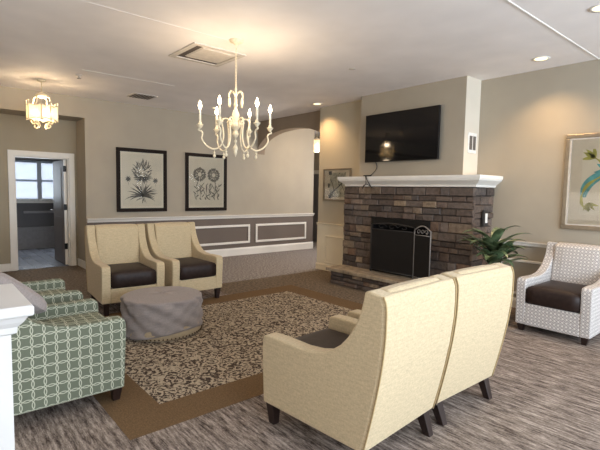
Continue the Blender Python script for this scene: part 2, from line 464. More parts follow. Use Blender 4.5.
# room seen through the open door
FX = -11.0
struct('wall_far_room', [((FX-.15, .2, 0), (FX, 3.6, 1.03)), ((FX-.15, .2, 1.89), (FX, 3.6, C)), ((FX-.15, .2, 1.03), (FX, 1.25, 1.89)), ((FX-.15, 2.75, 1.03), (FX, 3.6, 1.89)),
                         ((FX, .05, 0), (XA-.13, .2, C)), ((FX, 3.6, 0), (-9.8, 3.75, C)), ((-9.8, 3.6, 0), (XA, 3.75, C))], MT['farwall'])
struct('floor_far_room', [((FX, .2, -.1), (-9.8, 3.6, .003)), ((-9.8, .2, 0), (XA-.02, 3.6, .003))], MT['vinyl'])
struct('ceiling_far_room', [((FX-.15, .05, C), (-9.8, 3.75, C+.1))], MT['ceil'])
w1 = struct('window_1', [((FX-.08, 1.25, 1.03), (FX-.03, 1.30, 1.89)), ((FX-.08, 2.70, 1.03), (FX-.03, 2.75, 1.89)), ((FX-.08, 1.95, 1.03), (FX-.02, 2.03, 1.89)),
                         ((FX-.08, 1.30, 1.03), (FX-.03, 2.70, 1.08)), ((FX-.08, 1.30, 1.84), (FX-.03, 2.70, 1.89)), ((FX-.08, 1.30, 1.445), (FX-.03, 2.70, 1.485))], MT['plastic'])
struct('window_sill', [((FX-.02, 1.20, .985), (FX+.07, 2.80, 1.03))], MT['white'], w1)
struct('pane', [((FX-.06, 1.30, 1.08), (FX-.055, 2.70, 1.84))], MT['glass'], w1)
def blind():
    m = MB()
    for i in range(34):
        z = 1.07+i*.024; m.box((FX-.022, 1.28, z), (FX-.019, 2.72, z+.021))
    return m.obj('blind', MT['blind'], w1)
blind()
struct('trim_16', [((FX, .2, .44), (FX+.09, 3.6, .47)), ((FX, .2, 0), (FX+.07, 3.6, .44))], MT['ledge'])
hr = thing('handrail', 'grey handrail on the far wall below the window, seen through the open door', 'handrail', (FX, 2.0, .79))
MB().box((.05, -.34, -.025), (.09, .6, .025)).obj('rail', MT['ledge'], hr, bevel=.008)
for y in (-.25, .45): MB().box((.0, y-.02, -.02), (.055, y+.02, .0)).obj('bracket', MT['ledge'], hr)
# open door leaf
d1 = struct('door_1', [((-9.14, DY1-.058, .012), (XA-.10, DY1-.018, DZ-.02))], MT['greydoor'])
for z0, z1 in ((.2, .82), (.95, 1.68)):
    panel = MB().box((-9.02, DY1-.064, z0), (-8.50, DY1-.058, z1)).obj('door_panel', MT['greydoor'], d1, bevel=.005)
MB().box((XA-.10, DY1-.058, .012), (XA-.096, DY1-.018, DZ-.02)).obj('door_edge', MT['white'], d1)
for z in (.28, .95, 1.60): MB().box((XA-.099, DY1-.066, z), (XA-.085, DY1-.012, z+.10)).obj('hinge', MT['black'], d1)
MB().tube([(-9.07, DY1-.058, .92), (-9.07, DY1-.11, .92), (-8.97, DY1-.11, .92)], .011).obj('door_handle', MT['iron'], d1)

# ------------------------------------------------------------------ rug (inset carpet)
rug = thing('rug', 'large rug with brown scrollwork field and plain brown border in the middle of the lounge', 'rug', (-3.58, 2.41, 0))
RX, RY, BW = 1.27, 1.60, .285
MB().box((-RX, -RY, 0), (RX, -RY+BW, .002)).box((-RX, RY-BW, 0), (RX, RY, .002)).box((-RX, -RY+BW, 0), (-RX+BW, RY-BW, .002)).box((RX-BW, -RY+BW, 0), (RX, RY-BW, .002)).obj('border', MT['border'], rug)
MB().box((-RX+BW, -RY+BW, 0), (RX-BW, RY-BW, .002)).obj('field', MT['field'], rug)

# ------------------------------------------------------------------ armchairs
def seat_at(fx, fy, a):
    """chair origin and rotation from its front centre and the direction its back points to"""
    return (fx+math.cos(a)*DEP/2, fy+math.sin(a)*DEP/2, .003 if fx < -3 else 0), a-PI/2
W, DEP = .66, .84
def P(u): return u-DEP/2
def chair(name, label, mat, loc, rz, group=None, arm=.528, top=.905, back_mat=None, zb=.13, kind='swoop', seat_mat=None, piping=None):
    t = thing(name, label, 'armchair', loc, rz, group)
    zs = lambda z: z if z < .56 else .56+(z-.56)*(top-.56)/(.905-.56)
    if kind == 'swoop':
        upper = [(.004, arm-.012), (.015, arm-.002), (.10, arm+.002), (.22, arm-.001), (.30, arm-.004), (.40, arm+.005), (.47, arm+.022), (.515, .573), (.572, .613), (.619, .665), (.662, .733), (.686, .79), (.701, .849), (.711, .90), (.74, .905)]
    else:
        upper = [(.004, arm-.014), (.015, arm-.004), (.06, arm), (.18, arm-.004), (.30, arm-.002), (.40, .552), (.48, .588), (.555, .65), (.63, .74), (.70, .82), (.74, .86)]
    upper = [(a, zs(b)) for a, b in upper]
    rear = [(.812, top-.012), (.829, zs(.85)), (.831, zs(.77)), (.828, zs(.68)), (.812, .54), (.785, .392), (.757, .263), (.725, zb)]
    side = [(.009, zb), (-.007, .45), (-.004, arm-.035)]+upper+[(p-.010, q) for p, q in rear]
    for sx, nm in ((-1, 'arm'), (1, 'arm')):
        x0, x1 = sorted((sx*W/2, sx*(W/2-.09)))
        MB().prism(side, x0, x1, lambda p, q, a: (a, P(p), q)).obj('arm', mat, t, bevel=.011, seg=3)
    # outer back panel across the whole width
    MB().prism([(p-.034, q) for p, q in rear]+[(p, q) for p, q in rear][::-1], -W/2+.002, W/2-.002, lambda p, q, a: (a, P(p), q)).obj('back_panel', mat, t, bevel=.010, seg=2)
    inner = [(.60, .29), (.61, .45), (.645, zs(.70)), (.672, zs(.86)), (.69, zs(.88)), (.715, zs(.897)), (.765, zs(.902)), (.79, zs(.892)), (.797, zs(.86)), (.79, .5), (.68, .29)]
    if kind == 'tub': inner = [(p+(.055 if p < .70 and q > .4 and i < 5 else 0), q) for i, (p, q) in enumerate(inner)]
    m = MB(); xs = [-1, -.9, -.6, 0, .6, .9, 1]; rings = []
    for k in xs:
        pf = .018*(1-k**4); dome = .006*(1-k**4)
        rings.append([(k*(W/2-.092), P(p-(pf if p < .72 and i < 5 else 0)), q+(dome if 4 <= i <= 7 else 0)) for i, (p, q) in enumerate(inner)])
    m.loft(rings).obj('backrest', back_mat or mat, t, smooth=False, bevel=.012, seg=2)
    # seat deck and front rail
    MB().box((-W/2+.088, P(.006), zb), (W/2-.088, P(.66), .285)).obj('seat_base', mat, t, bevel=.008)
    # loose cushion
    hw, d0, d1, z0, z1 = W/2-.097, -.004, .585, .283, .455
    rings = []
    for z, ins in ((z0, .02), (z0+.02, 0), (z1-.03, 0), (z1-.006, .012), (z1+.004, .035), (z1+.014, .10), (z1+.018, .20)):
        ring = []
        x0, x1, y0, y1 = -hw+ins, hw-ins, P(d0)+ins, P(d1)-ins
        for k in range(7): ring.append((x0+(x1-x0)*k/6, y0, z))
        for k in range(1, 7): ring.append((x1, y0+(y1-y0)*k/6, z))
        for k in range(1, 7): ring.append((x1-(x1-x0)*k/6, y1, z))
        for k in range(1, 6): ring.append((x0, y1-(y1-y0)*k/6, z))
        rings.append(ring)
    MB().loft(rings).obj('seat_cushion', seat_mat or MT['leather'], t, smooth=True)
    for sx in (-1, 1):
        MB().taper((sx*(W/2-.052), P(.05), 0), (.021, .021), (sx*(W/2-.045), P(.047), zb+.002), (.031, .031)).obj('leg', MT['legwood'], t, bevel=.003)
        MB().taper((sx*(W/2-.062), P(.735), 0), (.021, .021), (sx*(W/2-.055), P(.675), zb+.02), (.031, .031)).obj('leg', MT['legwood'], t, bevel=.003)
    if piping:
        for sx in (-1, 1):
            m = MB(); xx = sx*(W/2-.003)
            m.tube([(xx, P(p+.001), q) for p, q in catmull([(p, q, 0) for p, q in rear], 3) and [(v[0], v[1]) for v in catmull([(p, q, 0) for p, q in rear], 3)]], .0038, 6)
            m.obj('piping', piping, t, smooth=True)
    return t
MT['yellow_pipe'] = fabric('straw_welt', srgb(182, 158, 116), .09)
R90 = PI/2
c1 = chair('armchair', 'straw-coloured armchair seen from behind, the nearer of the two in front of the fireplace', MT['yellow'], *seat_at(-2.045, 1.798, .072), 'straw-coloured armchairs', piping=MT['yellow_pipe'])
copy_thing(c1, *seat_at(-2.077, 2.567, -.016), 'straw-coloured armchair seen from behind, the farther of the two, next to the potted plant')
copy_thing(c1, *seat_at(-4.724, 1.724, PI-.076), 'straw-coloured armchair with dark leather seat, facing the room under the left botanical print')
copy_thing(c1, *seat_at(-4.738, 2.492, PI+.012), 'straw-coloured armchair with dark leather seat, nearest the arch, under the right botanical print')
chair('armchair', 'white armchair with small grey ring print and brown leather seat, under the colourful print', MT['pale'], (-1.575, 4.50+DEP/2, 0), 0, None, top=.845, zb=.07)
g1 = chair('armchair', 'green armchair with white interlocking rings, nearest, right behind the white half wall', MT['green'], (-3.11, .955-DEP/2, .003), PI, 'green ring-patterned armchairs', arm=.535, top=.84, zb=.085, kind='tub', seat_mat=MT['green'])
copy_thing(g1, (-4.03, .945-DEP/2, .003), PI, 'green armchair with white interlocking rings, the farther one nearer the open door')

def cushion(w, h, th):
    m = MB(); n = 14; top = []; 
    for s_ in (1, -1):
        k = len(m.v)
        for i in range(n+1):
            for j in range(n+1):
                a, b = -1+2*i/n, -1+2*j/n
                sq = (1-.10*b*b, 1-.10*a*a)
                t_ = th/2*((1-a**4)*(1-b**4))**.5
                m.v.append((a*w/2*sq[0], s_*t_, b*h/2*sq[1]))
        for i in range(n):
            for j in range(n):
                q = (k+i*(n+1)+j, k+(i+1)*(n+1)+j, k+(i+1)*(n+1)+j+1, k+i*(n+1)+j+1)
                m.face(q if s_ < 0 else q[::-1])
    return m
tc = cushion(.24, .40, .12).obj('throw_cushion', MT['lavender'], None, True)
tc.location = (-3.228, .445, .68); tc.rotation_euler = (math.radians(49), 0, 0)
tag(tc, 'grey lavender throw cushion leaning in the nearest green armchair, above the half wall', 'cushion')

# ------------------------------------------------------------------ ottoman
ot = thing('ottoman', 'round grey slipcovered ottoman with nailhead band, on the rug before the straw-coloured chairs', 'ottoman', (-3.98, 1.715, .003))
OR, OH = .372, .362
MB().lathe([(OR-.03, .0), (OR-.012, .012), (OR-.012, .10), (OR-.03, .11)], n=40).obj('base_band', MT['beigeband'], ot, smooth=True)
m = MB()
for i in range(64):
    a = 2*PI*i/64; m.sphere(((OR-.01)*math.cos(a), (OR-.01)*math.sin(a), .022), .008, 4)
m.obj('nail_trim', MT['brass'], ot, smooth=True)
def slipcover():
    m = MB(); n = 120; rings = []
    prof = [(0.999, 0), (1.0, .05), (1.0, .1), (1.0, .18), (1.0, .25), (1.0, .33), (1.0, .41), (1.0, .49), (1.0, .57), (1.0, .65), (1.0, .75), (1.0, .84), (.998, .92), (.985, .965), (.955, .992), (.90, 1.0), (.7, 1.035), (.4, 1.05), (.1, 1.055), (.004, 1.055)]
    for r, h in prof:
        ring = []
        for j in range(n):
            a = 2*PI*j/n
            hem = .014+.065*max(0, math.cos(a-.25))**2     # the cloth rides up on one side
            z = hem+(OH-.012-hem)*min(h, 1)+max(0, h-1)*.25
            fold = -.016*abs(math.sin(4*a+5*h+.6))**6*(.4+h)-.013*abs(math.sin(6.5*a-7*h+1))**8+.006*math.sin(13*a+16*h)-.010*abs(math.sin(3*a+9*h))**10
            k = 1 if h < .9 else max(0, (1.02-h)/.12)
            rr = OR*r+fold*k*(1 if h > .02 else .6)+.004*(1-h)
            top = 0 if h < 1 else .004*math.sin(3*a+r*9)
            ring.append((rr*math.cos(a), rr*math.sin(a), z+top))
        rings.append(ring)
    return m.loft(rings).obj('slipcover', MT['grey_cover'], ot, smooth=True)
slipcover()

# ------------------------------------------------------------------ fireplace
fp = thing('fireplace', 'stone fireplace with white mantel shelf and raised hearth below the television', 'fireplace', (0, 0, 0))
FX0, FX1, FY = -4.72, -2.62, 4.935
HXa, HXb, HZ0, HZ1 = -4.16, -3.20, .235, .995
STONES = [(148, 128, 106), (84, 73, 66), (126, 100, 82), (104, 90, 81), (112, 97, 86), (94, 82, 74), (122, 105, 92), (106, 90, 80), (114, 101, 92), (92, 79, 71), (132, 114, 97), (102, 92, 86), (112, 92, 79), (106, 93, 84), (98, 84, 75)]
def course(m, u0, u1, z0, z1, place):
    u = u0
    while u < u1-1e-4:
        L = rng.uniform(.10, .29)
        if u1-(u+L) < .10: L = u1-u
        d = rng.uniform(.022, .048); g = .003; e = .008
        c = srgb(*rng.choice(STONES)); b = rng.uniform(.76, 1.16); m.tint = (c[0]*b, c[1]*b, c[2]*b, 1)
        a0, a1, b0, b1 = u+g, u+L-g, z0+g, z1-g
        j = [rng.uniform(-.006, .006) for _ in range(8)]
        k = len(m.v)
        m.v += [place(a0, b0, 0), place(a1, b0, 0), place(a1, b1, 0), place(a0, b1, 0),
                place(a0+j[0], b0+e*.3, d-e), place(a1+j[1], b0+e*.3, d-e), place(a1+j[2], b1-e*.3, d-e), place(a0+j[3], b1-e*.3, d-e),
                place(a0+e, b0+e, d+j[4]), place(a1-e, b0+e, d+j[5]), place(a1-e, b1-e, d+j[6]), place(a0+e, b1-e, d+j[7])]
        for q in ((0,1,5,4),(1,2,6,5),(2,3,7,6),(3,0,4,7),(4,5,9,8),(5,6,10,9),(6,7,11,10),(7,4,8,11),(8,9,10,11)): m.face([k+i for i in q])
        u += L
def rows(z0, z1):
    out = []; z = z0
    while z < z1-1e-4:
        h = rng.choice((.055, .07, .085, .095, .11))
        if z1-(z+h) < .05: h = z1-z
        out.append((z, z+h)); z += h
    return out
def stonework():
    m = MB()
    front = lambda u, z, d: (u, FY+.03-d, z)
    for za, zb in rows(0, HZ1):
        course(m, FX0, HXa, za, zb, front); course(m, HXb, FX1, za, zb, front)
    for za, zb in rows(HZ1, 1.43): course(m, FX0, FX1, za, zb, front)
    right = lambda u, z, d: (FX1-.03+d, u, z)
    left = lambda u, z, d: (FX0+.03-d, u, z)
    for za, zb in rows(0, 1.43): course(m, FY+.0, YR-.01, za, zb, right)
    for za, zb in rows(0, 1.43): course(m, FY+.0, YS-.02, za, zb, left)
    o = m.obj('stone_surround', MT['stone'], fp)
    b = MB()
    b.box((FX0+.025, FY+.028, 0), (HXa, YS-.02, 1.43)).box((HXb, FY+.028, 0), (FX1-.025, YR-.01, 1.43)).box((HXa, FY+.028, HZ1), (HXb, YS-.02, 1.43))
    b.obj('mortar_backing', MT['mortar'], o)
stonework()
fb = MB()
fb.box((HXa, FY+.03, HZ0), (HXa+.02, 5.34, HZ1)).box((HXb-.02, FY+.03, HZ0), (HXb, 5.34, HZ1)).box((HXa, FY+.03, HZ1-.02), (HXb, 5.34, HZ1)).box((HXa, 5.32, HZ0), (HXb, 5.34, HZ1)).box((HXa, FY+.03, HZ0-.02), (HXb, 5.34, HZ0))
fb.obj('firebox', MT['soot'], fp)
ff = MB()
w = .055
ff.box((HXa, FY-.02, HZ0), (HXa+w, FY+.03, HZ1)).box((HXb-w, FY-.02, HZ0), (HXb, FY+.03, HZ1)).box((HXa+w, FY-.02, HZ1-.09), (HXb-w, FY+.03, HZ1)).box((HXa+w, FY-.02, HZ0), (HXb-w, FY+.03, HZ0+.05))
ff.obj('firebox_frame', MT['black'], fp, bevel=.004)
lg = MB()
for k, (x, y, z) in enumerate(((-3.68, 5.10, .32), (-3.66, 5.2, .33), (-3.68, 5.15, .42))):
    lg.tube([(x-.28, y, z), (x, y+.02, z+.01), (x+.28, y-.01, z)], [.05, .055, .048], 10)
lg.obj('log_set', plain('charred_log', srgb(52, 42, 36), .9, var=.4), fp)
# hearth
HLX0, HLX1, HY0 = -4.62, -2.72, 4.585
hm = MB()
for za, zb in ((0, .06), (.06, .125), (.125, .185)):
    course(hm, HLX0, HLX1, za, zb, lambda u, z, d: (u, HY0+.03-d, z))
    course(hm, HY0+.01, FY-.02, za, zb, lambda u, z, d: (HLX0+.03-d, u, z))
    course(hm, HY0+.01, FY-.02, za, zb, lambda u, z, d: (HLX1-.03+d, u, z))
ho = hm.obj('hearth', MT['stone'], fp)
MB().box((HLX0+.025, HY0+.028, 0), (HLX1-.025, FY-.02, .185)).obj('mortar_backing', MT['mortar'], ho)
sl = MB(); n = 4; L = (HLX1-HLX0+.14)/n
for i in range(n): sl.box((HLX0-.07+i*L+.002, HY0-.045, .186), (HLX0-.07+(i+1)*L-.002, FY-.018, .234))
sl.obj('hearth_slab', MT['slab'], ho, bevel=.008)
# mantel shelf with a crown profile
mr = []
for o, z in ((.01, 1.432), (.018, 1.435), (.022, 1.455), (.035, 1.468), (.062, 1.488), (.092, 1.512), (.094, 1.515), (.094, 1.528), (.104, 1.530), (.106, 1.555), (.104, 1.572)):
    mr.append([(FX0-o+.05, FY-o, z), (FX1+o, FY-o, z), (FX1+o, YR-.002, z), (BX0+.2, YR-.16, z), (FX0-o+.05, YS-.03, z)])
MB().loft(mr).obj('mantel_shelf', MT['white'], fp)

# folding spark screen on the hearth
sc = thing('fire_screen', 'black folding fire screen with grey arched side panel standing on the hearth', 'fire screen', (-3.68, 4.80, .243))
def screen_panel(name, x0, x1, y0, y1, h, crown, fmat):
    u = Vector((x1-x0, y1-y0, 0)); at = lambda a, z: (x0+u.x*a, y0+u.y*a, z)
    n = 12; arc = [at(i/n, h+crown*math.sin(PI*i/n)) for i in range(n+1)]
    m = MB(); m.tube([at(0, 0)]+arc+[at(1, 0)], .008, 8); m.tube([at(0, .03), at(1, .03)], .007, 6); m.tube([at(0, h-.06), at(1, h-.06)], .006, 6)
    for c, d in ((.25, 1), (.5, 1), (.75, -1)):       # scroll work under the arch
        m.tube([at(c+d*.12*(1-t/10)*math.cos(t*.8), h-.02+.04*(1-t/10)*math.sin(t*.8)) for t in range(9)], .004, 5)
    o = m.obj('screen_frame', fmat, sc, smooth=True)
    k = MB(); r = .002
    nrm = Vector((-u.y, u.x, 0)).normalized()*r
    k.v += [Vector(at(0, .03))-nrm, Vector(at(1, .03))-nrm, Vector(at(1, h-.06))-nrm, Vector(at(0, h-.06))-nrm, Vector(at(0, .03))+nrm, Vector(at(1, .03))+nrm, Vector(at(1, h-.06))+nrm, Vector(at(0, h-.06))+nrm]
    for q in ((3,2,1,0),(4,5,6,7),(0,1,5,4),(1,2,6,5),(2,3,7,6),(3,0,4,7)): k.face(q)
    k.obj('mesh_panel', MT['mesh'], o)
screen_panel('centre', -.38, .33, .02, .02, .66, .03, MT['iron_dark'])
screen_panel('right', .338, .62, .01, -.06, .635, .06, MT['iron'])
screen_panel('left', -.45, -.392, .085, .02, .64, .03, MT['iron_dark'])

# ------------------------------------------------------------------ television and cord
tv = thing('television', 'black flat television mounted on the chimney breast above the mantel', 'television', (-3.765, 5.0, 2.118))
MB().box((-.605, -.022, -.3375), (.605, .012, .3375)).obj('casing', MT['black'], tv, bevel=.004)
MB().box((-.598, -.0245, -.327), (.598, -.0215, .331)).obj('screen', MT['tv'], tv)
MB().box((-.2, .012, -.15), (.2, .06, .15)).obj('wall_mount', MT['black'], tv)
cd = MB()
cd.tube(catmull([(-4.20, 5.02, 1.79), (-4.18, 5.03, 1.72), (-4.20, 5.02, 1.66), (-4.21, 4.95, 1.60), (-4.20, 4.87, 1.584), (-4.19, 4.815, 1.577), (-4.17, 4.805, 1.53), (-4.13, 4.82, 1.46), (-4.12, 4.87, 1.40)], 5), .006, 6)
cd.tube(catmull([(-4.19, 4.80, 1.574), (-4.18, 4.80, 1.47), (-4.25, 4.83, 1.44), (-4.30, 4.87, 1.40), (-4.24, 4.86, 1.46), (-4.15, 4.82, 1.45), (-4.08, 4.87, 1.40)], 5), .005, 6)
cd.box((-4.25, 4.82, 1.574), (-4.14, 4.87, 1.59))
tag(cd.obj('power_cord', MT['cord']), 'black cord hanging from the television down over the left part of the mantel', 'cord')

# ------------------------------------------------------------------ framed prints
def strip(m, pts, w, plane, lift=0):
    """flat brush stroke through (a,b) points; w = width or list"""
    P_ = [Vector((p[0], p[1], 0)) for p in pts]; n = len(P_)
    ws = w if isinstance(w, list) else [w]*n; L = []; Rr = []
    for i, p in enumerate(P_):
        t = (P_[min(i+1, n-1)]-P_[max(i-1, 0)]); t = t.normalized() if t.length else Vector((1, 0, 0))
        q = Vector((-t.y, t.x, 0))*ws[i]/2; L.append(p+q); Rr.append(p-q)
    k = len(m.v)
    for a, b in zip(L, Rr): m.v += [plane(a.x, a.y, lift), plane(b.x, b.y, lift)]
    for i in range(n-1): m.face((k+2*i, k+2*i+1, k+2*i+3, k+2*i+2))
def leafstroke(m, x, y, ang, L, w, bend, plane, lift=0):
    pts = []; ws = []
    for i in range(9):
        t = i/8; a = ang+bend*t
        pts.append((x, y)); x += L/8*math.cos(a); y += L/8*math.sin(a); ws.append(max(.0012, w*math.sin(PI*min(.98, .12+t*.88))))
    strip(m, pts, ws, plane, lift)
def picture(name, label, w, h, bar, depth, fmat, origin, rz, matw=0, mat=None, paper=None, group=None, lip=None):
    """local frame: X across, Z up, facing -Y"""
    t = thing(name, label, 'picture', origin, rz, group)
    f = MB()
    for a, b, c, d in ((-w/2, w/2, -h/2, -h/2+bar), (-w/2, w/2, h/2-bar, h/2), (-w/2, -w/2+bar, -h/2+bar, h/2-bar), (w/2-bar, w/2, -h/2+bar, h/2-bar)):
        f.box((a, -depth, c), (b, 0, d))
    f.obj('frame', fmat, t, bevel=.006)
    iw, ih = w-2*bar, h-2*bar
    if lip:
        l = MB(); e = .014
        for a, b, c, d in ((-iw/2, iw/2, -ih/2, -ih/2+e), (-iw/2, iw/2, ih/2-e, ih/2), (-iw/2, -iw/2+e, -ih/2+e, ih/2-e), (iw/2-e, iw/2, -ih/2+e, ih/2-e)):
            l.box((a, -depth*.8, c), (b, -.005, d))
        l.obj('frame_lip', lip, t)
    if matw:
        k = MB()
        for a, b, c, d in ((-iw/2, iw/2, -ih/2, -ih/2+matw), (-iw/2, iw/2, ih/2-matw, ih/2), (-iw/2, -iw/2+matw, -ih/2+matw, ih/2-matw), (iw/2-matw, iw/2, -ih/2+matw, ih/2-matw)):
            k.box((a, -.012, c), (b, -.004, d))
        k.obj('mat', mat or MT['mat'], t)
    p = MB().box((-iw/2, -.008, -ih/2), (iw/2, -.002, ih/2)).obj('print', paper or MT['paper'], t)
    MB().box((-iw/2, -depth*.55, -ih/2), (iw/2, -depth*.55+.002, ih/2)).obj('glass', MT['glass'], t)
    plane = lambda a, b, l: (a, -.0085-l, b)
    return t, p, plane
# left botanical: rosette, stalk, feathery head
t, p, pl = picture('framed_print', 'dark-framed print of a spiky plant with one feathery flower head, left on back wall', .885, 1.09, .062, .035, MT['frame_dark'], (XB, 2.97, 1.481), R90, .035, MT['mat'], group='dark-framed botanical prints')
m = MB(); r = random.Random(3)
for i in range(26):
    a = PI*(.02+.96*i/25); leafstroke(m, r.uniform(-.02, .02), -.30+r.uniform(0, .03), a, r.uniform(.20, .30)*(.85+.25*abs(math.cos(a))), .020, -(.9*math.cos(a)), pl, .0004*(i % 3))
for i in range(8): leafstroke(m, r.uniform(-.04, .04), -.30, -PI/2+r.uniform(-1.4, 1.4), .11, .008, r.uniform(-.8, .8), pl)
strip(m, [(0, -.28), (.01, -.1), (0, .05)], [.012, .010, .008], pl)
for i in range(120):
    a = r.uniform(0, 2*PI); rr = .15*r.random()**.5
    cx, cy = rr*math.cos(a)*.95, .155+rr*math.sin(a)*1.05
    leafstroke(m, cx, cy, PI/2+(a-PI/2 if a < 3*PI/2 else a-5*PI/2)*.6+r.uniform(-.4, .4), r.uniform(.05, .10), r.uniform(.008, .013), r.uniform(-.8, .8), pl, .0004*(i % 4))
for i in range(22):
    a = r.uniform(.1, PI-.1)+PI; leafstroke(m, 0, .06, a if abs(a-1.5*PI) > .5 else a+.6, r.uniform(.08, .16), .016, r.uniform(-.5, .5), pl, .0004*(i % 4))
for cx, cy in ((-.245, .02), (.235, .0)):
    for i in range(8): leafstroke(m, cx, cy, i*PI/4+.3, .055, .02, .3, pl)
    strip(m, [(cx, cy-.05), (cx+.005, cy-.10)], .004, pl)
m.obj('ink_drawing', MT['ink'], p)
# right botanical: two round blooms over leafy stalks
t, p, pl = picture('framed_print', 'dark-framed print of two round blooms over leafy stalks, the right one on the back wall', .885, 1.09, .062, .035, MT['frame_dark'], (XB, 4.22, 1.478), R90, .035, MT['mat'], group='dark-framed botanical prints')
m = MB(); r = random.Random(5)
for cx, cy, R_ in ((-.145, .15, .145), (.155, .145, .145)):
    for ring, (ra, n) in enumerate(((.60, 26), (.26, 14))):
        for i in range(n):
            a = 2*PI*i/n+r.uniform(-.1, .1); leafstroke(m, cx+R_*ra*math.cos(a), cy+R_*ra*math.sin(a), a, R_*(1-ra)*r.uniform(.75, 1.0), .034-.012*ring, r.uniform(-.4, .4), pl, .0004*(i % 3))
    strip(m, [(cx+.05*math.cos(k*PI/8), cy+.05*math.sin(k*PI/8)) for k in range(17)], .010, pl, .001)
for i, x in enumerate((-.22, -.12, -.02, .08, .18, .25)):
    top = -.04+r.uniform(-.05, .05)
    strip(m, [(x, -.34), (x+r.uniform(-.03, .03), -.2), (x+.02, top)], .007, pl)
    for k in range(6):
        y = -.33+k*.05; leafstroke(m, x+r.uniform(-.02, .02), y, PI/2+(-1)**k*r.uniform(.1, 1.3), r.uniform(.06, .17), r.uniform(.014, .03), (-1)**k*r.uniform(-1, .5), pl, .0004*(k % 3))
m.obj('ink_drawing', MT['ink_light'], p)
# small print beside the mantel
t, p, pl = picture('framed_print', 'small metal-framed print with grey-green blotches and dark branches, left of the mantel', .63, .535, .028, .03, MT['silver'], (-5.19, YS, 1.462), 0, .0, lip=None, paper=MT['mat'])
MB().box((-.17, -.012, -.20), (.20, -.009, .20)).obj('map_sheet', MT['map'], p)
m = MB()
strip(m, [(-.16, -.18), (-.06, -.10), (.06, -.02), (.18, .08)], [.03, .024, .02, .012], pl, .005); strip(m, [(-.06, -.10), (-.10, .02), (-.15, .10)], [.02, .014, .01], pl, .005)
strip(m, [(.06, -.02), (.02, .12), (.06, .19)], [.016, .012, .008], pl, .005); strip(m, [(.10, .02), (.17, -.10)], [.014, .008], pl, .005)
m.box((-.19, -.014, .165), (-.12, -.0125, .225)); m.box((-.19, -.014, -.225), (-.12, -.0125, -.165)); m.box((-.205, -.014, -.05), (-.17, -.0125, .02))
m.obj('ink_drawing', plain('dark_print_ink', srgb(40, 36, 34), .8), p)
# large coloured print on the right wall
RW, RH = .90, 1.02
t, p, pl = picture('framed_print', 'champagne-framed print with teal and olive curling leaves on the wall above the white armchair', RW, RH, .045, .035, MT['silver'], (-1.835+RW/2, YR, 1.50), 0, .12, MT['mat'], paper=plain('print_sheet', srgb(226, 216, 192), .8, var=.03, scale=8), lip=MT['silver_lip'])
m = MB(); bl = MB()
curve = catmull([(-.25, .30, 0), (-.18, .26, 0), (-.10, .20, 0), (-.02, .16, 0)], 5)
strip(m, [(v.x, v.y) for v in curve], [.030+.02*math.sin(i*.7) for i in range(len(curve))], pl, .001)
for a0, c in ((2.5, 1), (3.1, 1), (2.2, 1), (1.6, 1)): leafstroke(m, -.17, .25, a0, .13, .035, .3, pl, .0015)
curve = catmull([(.10, .16, 0), (-.06, .10, 0), (-.20, .0, 0), (-.255, -.12, 0), (-.24, -.22, 0), (-.17, -.27, 0)], 5)
strip(bl, [(v.x, v.y) for v in curve][:18], [.02+.075*math.sin(PI*i/20) for i in range(18)], pl, .001)
strip(m, [(v.x-.018, v.y-.03) for v in curve], [.012+.022*abs(math.sin(i*.45)) for i in range(len(curve))], pl, .002)
for a0, l in ((3.6, .16), (4.2, .14), (3.0, .14), (5.0, .12)): leafstroke(bl, -.02, .14, a0, l, .05, -.5, pl, .0012)
for a0 in (4.0, 4.6, 5.2, 5.8): leafstroke(m, -.20, -.22, a0, .10, .026, .4, pl, .002)
for i in range(7): leafstroke(bl, .12, .1, i*.9, .22, .05, .5, pl, .001); leafstroke(m, .10, -.05, i*.9+.4, .18, .035, .6, pl, .0016)
m.obj('olive_leaves', MT['lime'], p); bl.obj('teal_leaves', MT['teal'], p)

# ------------------------------------------------------------------ chandelier
CX, CY = -3.717, 2.347
ch = thing('chandelier', 'cream six-arm candle chandelier with hanging drops, on a chain over the rug', 'chandelier', (CX, CY, 0))
MB().lathe([(.005, C-.045), (.02, C-.043), (.03, C-.03), (.062, C-.018), (.066, C-.004), (.066, C)], n=24).obj('canopy', MT['cream_iron'], ch, smooth=True)
m = MB(); z = C-.045; k = 0
while z > 2.35:
    a = (0 if k % 2 else PI/2); pts = [(.008*math.cos(b)*math.cos(a), .008*math.cos(b)*math.sin(a), z-.016+.019*math.sin(b)) for b in [2*PI*i/8 for i in range(9)]]
    m.tube(pts, .0027, 5); z -= .030; k += 1
m.obj('chain', MT['cream_iron'], ch)
MB().lathe([(.004, 2.33), (.010, 2.32), (.012, 2.30), (.008, 2.28), (.016, 2.265), (.016, 2.25), (.010, 2.24), (.012, 2.20), (.011, 2.18), (.022, 2.165), (.014, 2.15), (.012, 2.13), (.026, 2.10), (.037, 2.065), (.032, 2.035), (.020, 2.01),
            (.046, 1.99), (.052, 1.965), (.034, 1.94), (.018, 1.925), (.026, 1.90), (.034, 1.885), (.020, 1.86), (.008, 1.85), (.008, 1.84)], n=16).obj('column', MT['cream_iron'], ch, smooth=True)
MB().lathe([(.003, 1.838), (.010, 1.83), (.014, 1.815), (.006, 1.80), (.006, 1.79), (.020, 1.765), (.026, 1.745), (.014, 1.72), (.018, 1.71), (.010, 1.685), (.002, 1.668)], n=14).obj('finial', MT['cream_iron'], ch, smooth=True)
th0 = math.radians(57.9)
m = MB(); m.lathe([(.004, 2.275), (.016, 2.27), (.016, 2.255), (.004, 2.25)], n=12)
